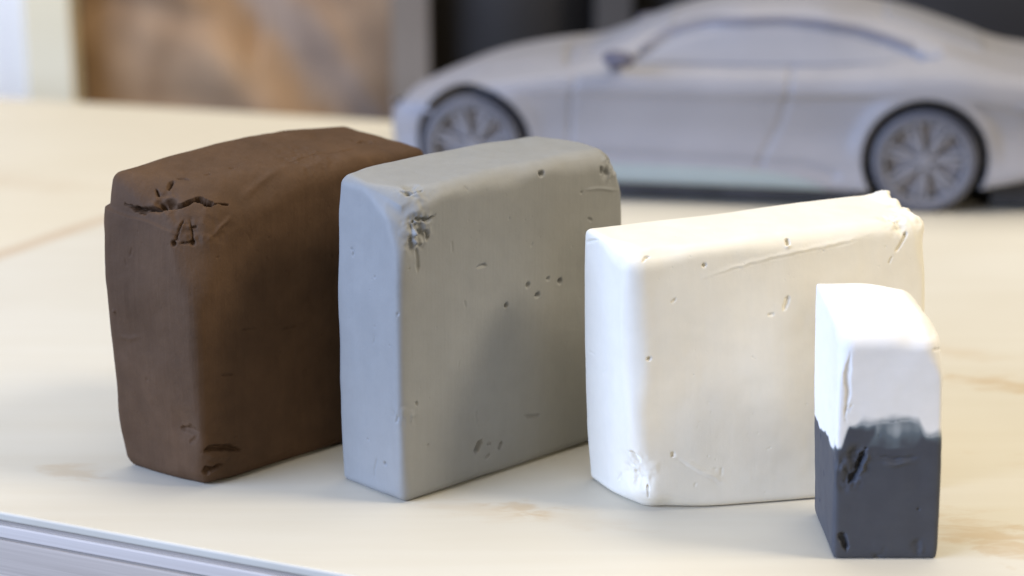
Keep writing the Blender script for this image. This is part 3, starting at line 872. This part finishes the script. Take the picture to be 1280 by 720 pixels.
def lathe(prof, n=64, closed=True):
    """profile of (radius, y) points around the y axis."""
    a = np.linspace(0, 2 * math.pi, n, endpoint=False); m = len(prof)
    P = np.array([[(r * math.cos(q), y, r * math.sin(q)) for r, y in prof] for q in a]).reshape(-1, 3)
    Fs = []
    for i in range(n):
        for j in range(m if closed else m - 1):
            Fs.append((i * m + j, i * m + (j + 1) % m, ((i + 1) % n) * m + (j + 1) % m, ((i + 1) % n) * m + j))
    return P, np.array(Fs)
def box_pts(x0, x1, y0, y1, z0, z1):
    P = np.array([(x, y, z) for x in (x0, x1) for y in (y0, y1) for z in (z0, z1)], float)
    Fs = [(0, 1, 3, 2), (4, 6, 7, 5), (0, 4, 5, 1), (2, 3, 7, 6), (0, 2, 6, 4), (1, 5, 7, 3)]
    return P, Fs
tyre_prof = [(.258, -.11), (.285, -.115), (.312, -.105), (.325, -.085), (.325, .085), (.312, .105), (.285, .115), (.258, .11)]
rim_prof = [(.262, .085), (.262, .112), (.25, .112), (.238, .07), (.238, -.09), (.262, -.09)]
def make_wheel(x, sg):
    P, Fs = lathe([(.02, .045), (.225, .045), (.225, .0), (.02, .0)], 48)
    w_ = obj('wheel', mesh_from('wheel', P * CS, Fs, False), M_rdark, car, tuple(car_xyz([[x, sg * TRACK, WZ]])[0]))
    P, Fs = lathe(tyre_prof); obj('tyre', mesh_from('tyre', P * CS, Fs), M_tyre, w_)
    P, Fs = lathe(rim_prof); Vv = [P]; Ff = [tuple(f) for f in Fs]; off = len(P)
    P, Fs = lathe([(.001, .095), (.035, .10), (.05, .085), (.055, .03), (.001, .03)], 32)
    Vv.append(P); Ff += [tuple(int(i) + off for i in f) for f in Fs]; off += len(P)
    for q in range(7):
        for sp in (-.09, .09):
            a = q * 2 * math.pi / 7 + .3; a2 = a + sp * 1.35
            p0 = np.array([.045 * math.cos(a + sp * .8), .045 * math.sin(a + sp * .8)]); p1 = np.array([.244 * math.cos(a2), .244 * math.sin(a2)])
            dd = (p1 - p0) / np.linalg.norm(p1 - p0); nn = np.array([-dd[1], dd[0]])
            P = []
            for pc, hw, yo in ((p0, .011, .095), (p1, .015, .10)):
                for s_ in (-1, 1):
                    for y in (yo - .045, yo): P.append((pc[0] + nn[0] * hw * s_, y, pc[1] + nn[1] * hw * s_))
            Fs = [(0, 1, 3, 2), (4, 6, 7, 5), (0, 4, 5, 1), (2, 3, 7, 6), (0, 2, 6, 4), (1, 5, 7, 3)]
            Vv.append(np.array(P)); Ff += [tuple(i + off for i in f) for f in Fs]; off += 8
    Vv = np.vstack(Vv) * CS * np.array([1, sg, 1])
    obj('rim', mesh_from('rim', Vv, [f if sg > 0 else f[::-1] for f in Ff], False), M_rim, w_)
for hx in (0.0, WB):
    for sg in (1, -1): make_wheel(hx, sg)
def blob(cx, cy, cz, rx, ry, rz, p=2.4):
    nu, nv = 32, 18; Vv = []
    for i in range(nv + 1):
        ph = math.pi * i / nv - math.pi / 2
        for j in range(nu):
            th = 2 * math.pi * j / nu
            f = lambda q: math.copysign(abs(q) ** (2 / p), q)
            Vv.append((cx + rx * f(math.cos(ph)) * f(math.cos(th)), cy + ry * f(math.cos(ph)) * f(math.sin(th)), cz + rz * f(math.sin(ph))))
    Fs = [(i * nu + j, i * nu + (j + 1) % nu, (i + 1) * nu + (j + 1) % nu, (i + 1) * nu + j) for i in range(nv) for j in range(nu)]
    return np.array(Vv), np.array(Fs)
for sg in (1, -1):
    P, Fs = blob(1.90, sg * .97, .93, .095, .085, .048)
    P[:, 0] += (P[:, 1] * sg - .97) * -.4
    m_ = obj('wing_mirror', mesh_from('wing_mirror', car_xyz(P), Fs), M_mir, car)
    P, Fs = blob(1.93, sg * .88, .88, .04, .08, .03); obj('mirror_foot', mesh_from('mirror_foot', car_xyz(P), Fs), M_mir, m_)

# ------------------------------------------------------------------ workshop behind the table, far out of focus
def sheet(name, x0, x1, z0, z1, y, mat, disp=None, nx=2, nz=2, thick=0.004):
    cx = (x0 + x1) / 2
    X, Z = np.meshgrid(np.linspace(x0 - cx, x1 - cx, nx), np.linspace(z0, z1, nz), indexing='ij')
    Y = np.zeros_like(X) if disp is None else disp(X + cx, Z)
    Vv = np.stack([X, Y, Z], -1).reshape(-1, 3); i, j = np.meshgrid(np.arange(nx - 1), np.arange(nz - 1), indexing='ij')
    q = (i * nz + j).ravel(); Fs = np.stack([q, q + nz, q + nz + 1, q + 1], 1)
    o = obj(name, mesh_from(name, Vv, Fs), mat, None, (cx, y, 0))
    md = o.modifiers.new('thick', 'SOLIDIFY'); md.thickness = thick; md.offset = -1
    return o
def post(name, x0, x1, y0, y1, z0, z1, mat, bev=0.004):
    cx, cy = (x0 + x1) / 2, (y0 + y1) / 2
    P, Fs = prism([(x0 - cx, y0 - cy), (x1 - cx, y0 - cy), (x1 - cx, y1 - cy), (x0 - cx, y1 - cy)], z0, z1, bev)
    return obj(name, mesh_from(name, P, Fs, False), mat, None, (cx, cy, 0))

ZB, ZT = -0.30, 0.50
YB = 1.90
M_board_glow = flat_mat('glowing_blue_white_board', (0.80, 0.84, 0.95), (0.84, 0.87, 0.97), 3)
M_board_glow.node_tree.nodes['Principled BSDF'].inputs['Emission Color'].default_value = (0.80, 0.84, 0.97, 1)
M_board_glow.node_tree.nodes['Principled BSDF'].inputs['Emission Strength'].default_value = 0.42  # glow added to brighten the board beyond what the lamps give
M_cream = flat_mat('cream_painted_wood', (0.77, 0.67, 0.44), (0.81, 0.72, 0.50), 4)
kt = NT('brown_kraft_paper')
kco = kt.obj_co(); ksep = kt.n('ShaderNodeSeparateXYZ'); kt.l(kco, ksep.inputs[0])
kn = kt.noise(kco, 6, 4, 0.55, 0.5); kn2 = kt.noise(kt.obj_co(scale=(30, 1, 8), rot=(0, -0.9, 0)), 1.0, 4)
kd = kt.math('ADD', kt.math('MULTIPLY', ksep.outputs[0], 0.80), kt.math('MULTIPLY', ksep.outputs[2], 0.60))
kd = kt.math('ADD', kd, kt.math('MULTIPLY', kt.math('SUBTRACT', kn, 0.5), 0.10))
kcol = kt.ramp(kn, [(0.35, (0.355, 0.22, 0.12)), (0.65, (0.42, 0.27, 0.15))])
band = kt.n('ShaderNodeMapRange', interpolation_type='SMOOTHSTEP')
band.inputs['From Min'].default_value = 0.035; band.inputs['From Max'].default_value = 0.010
kt.l(kt.math('ABSOLUTE', kt.math('SUBTRACT', kd, 0.045)), band.inputs['Value'])
kcol = kt.mix(kt.math('MULTIPLY', band.outputs[0], 0.75), kcol, (0.30, 0.235, 0.185))
kcol = kt.mix(0.6, kcol, kt.ramp(kn2, [(0.35, (0.72, 0.68, 0.64)), (0.6, (1, 1, 1))]), 'MULTIPLY')
M_kraft = kt.finish(kcol, 0.75, kt.bump(kn, 0.3, 0.01), 0.2)
M_dark = flat_mat('charcoal_panel', (0.036, 0.033, 0.031), (0.052, 0.048, 0.045), 4, 0.55)
M_post = flat_mat('grey_steel_post', (0.20, 0.165, 0.13), (0.25, 0.21, 0.168), 5, 0.5)

tag(sheet('board', -1.0, -0.475, ZB, ZT, YB, M_board_glow), 'pale bluish white board with an added glow, standing at the far left edge, out of focus', 'board')
tag(post('wooden_post', -0.475, -0.431, YB - .03, YB + .01, ZB, ZT, M_cream), 'cream upright post between the white board and the brown paper', 'post')
def folds(X, Z):
    P = np.stack([X.ravel(), np.zeros(X.size), Z.ravel()], 1)
    a = (X * 0.80 + Z * 0.62)
    d_ = 0.022 * np.exp(-((a + .185) / .035) ** 2) - 0.026 * np.exp(-((a + .235) / .045) ** 2) + 0.016 * np.exp(-((a + .13) / .03) ** 2)
    d_ += 0.012 * np.exp(-((X * .3 + Z + .075) / .02) ** 2) * (X < -.25)
    return d_ + (0.010 * fbm(P, 7, 3, 6)).reshape(X.shape)
tag(sheet('paper_sheet', -0.431, -0.118, ZB, ZT, YB + .01, M_kraft, folds, 120, 160, .002), 'creased brown paper sheet hanging behind the far edge of the table', 'paper sheet')
tag(post('steel_post', -0.118, -0.082, YB - .02, YB + .03, ZB, ZT, M_post), 'pale grey upright beside the brown paper, behind the nose of the car', 'post', 'grey uprights')
tag(sheet('panel', -0.082, 0.082, ZB, ZT, YB + .02, M_dark), 'charcoal panel between the two grey uprights above the bonnet', 'panel')
M_post_dark = flat_mat('dim_steel_post', (0.065, 0.06, 0.056), (0.09, 0.082, 0.076), 5, 0.5)
tag(post('steel_post', 0.082, 0.117, YB - .02, YB + .03, ZB, ZT, M_post_dark), 'dim grey upright rising behind the windscreen of the car', 'post', 'grey uprights')
tag(sheet('panel', 0.117, 0.95, ZB, ZT, YB + .02, M_dark), 'wide charcoal panel behind the roof and tail of the car', 'panel')

# ------------------------------------------------------------------ light
def area(name, loc, target, sx_, sy_, power, color):
    L = bpy.data.lights.new(name, 'AREA'); L.shape = 'RECTANGLE'; L.size = sx_; L.size_y = sy_
    L.energy = power; L.color = color
    o = bpy.data.objects.new(name, L); COL.objects.link(o); o.location = loc
    o.rotation_euler = (Vector(target) - Vector(loc)).to_track_quat('-Z', 'Y').to_euler()
    return o
area('ceiling_softbox', (0.15, 1.35, 2.0), (0.1, 1.0, 0), 2.4, 1.9, 43, (1.0, 0.95, 0.86))
area('window_light', (-1.9, -0.15, 0.75), (0, 0.8, 0.05), 1.6, 1.2, 98, (0.49, 0.635, 1.0))
area('workshop_lamp', (1.25, 0.47, 1.30), (0.05, 0.7, 0.05), 0.45, 0.45, 21, (1.0, 0.88, 0.70))
area('front_fill', (0.55, -1.2, 0.95), (0.05, 0.8, 0.05), 1.2, 1.0, 10, (1.0, 0.88, 0.71))  # unseen fill added to brighten the faces toward the camera
world = bpy.data.worlds.new('World'); scene.world = world; world.use_nodes = True
bg = world.node_tree.nodes['Background']
bg.inputs['Color'].default_value = (1.0, 0.95, 0.88, 1); bg.inputs['Strength'].default_value = 0.03

# ------------------------------------------------------------------ camera
cd = bpy.data.cameras.new('Camera'); cam = bpy.data.objects.new('Camera', cd); COL.objects.link(cam)
cam.location = (0, 0, 0.26666)
cam.rotation_euler = (math.radians(90 - 15.3423), 0, 0)
cd.sensor_width = 36.0; cd.lens = 2400.0 / 1280 * 36
cd.clip_start = 0.01; cd.clip_end = 50
cd.dof.use_dof = True; cd.dof.focus_distance = 0.705; cd.dof.aperture_fstop = 6.0
scene.camera = cam
scene.render.engine = 'CYCLES'
scene.view_settings.view_transform = 'Standard'
scene.view_settings.look = 'None'
scene.view_settings.exposure = 0
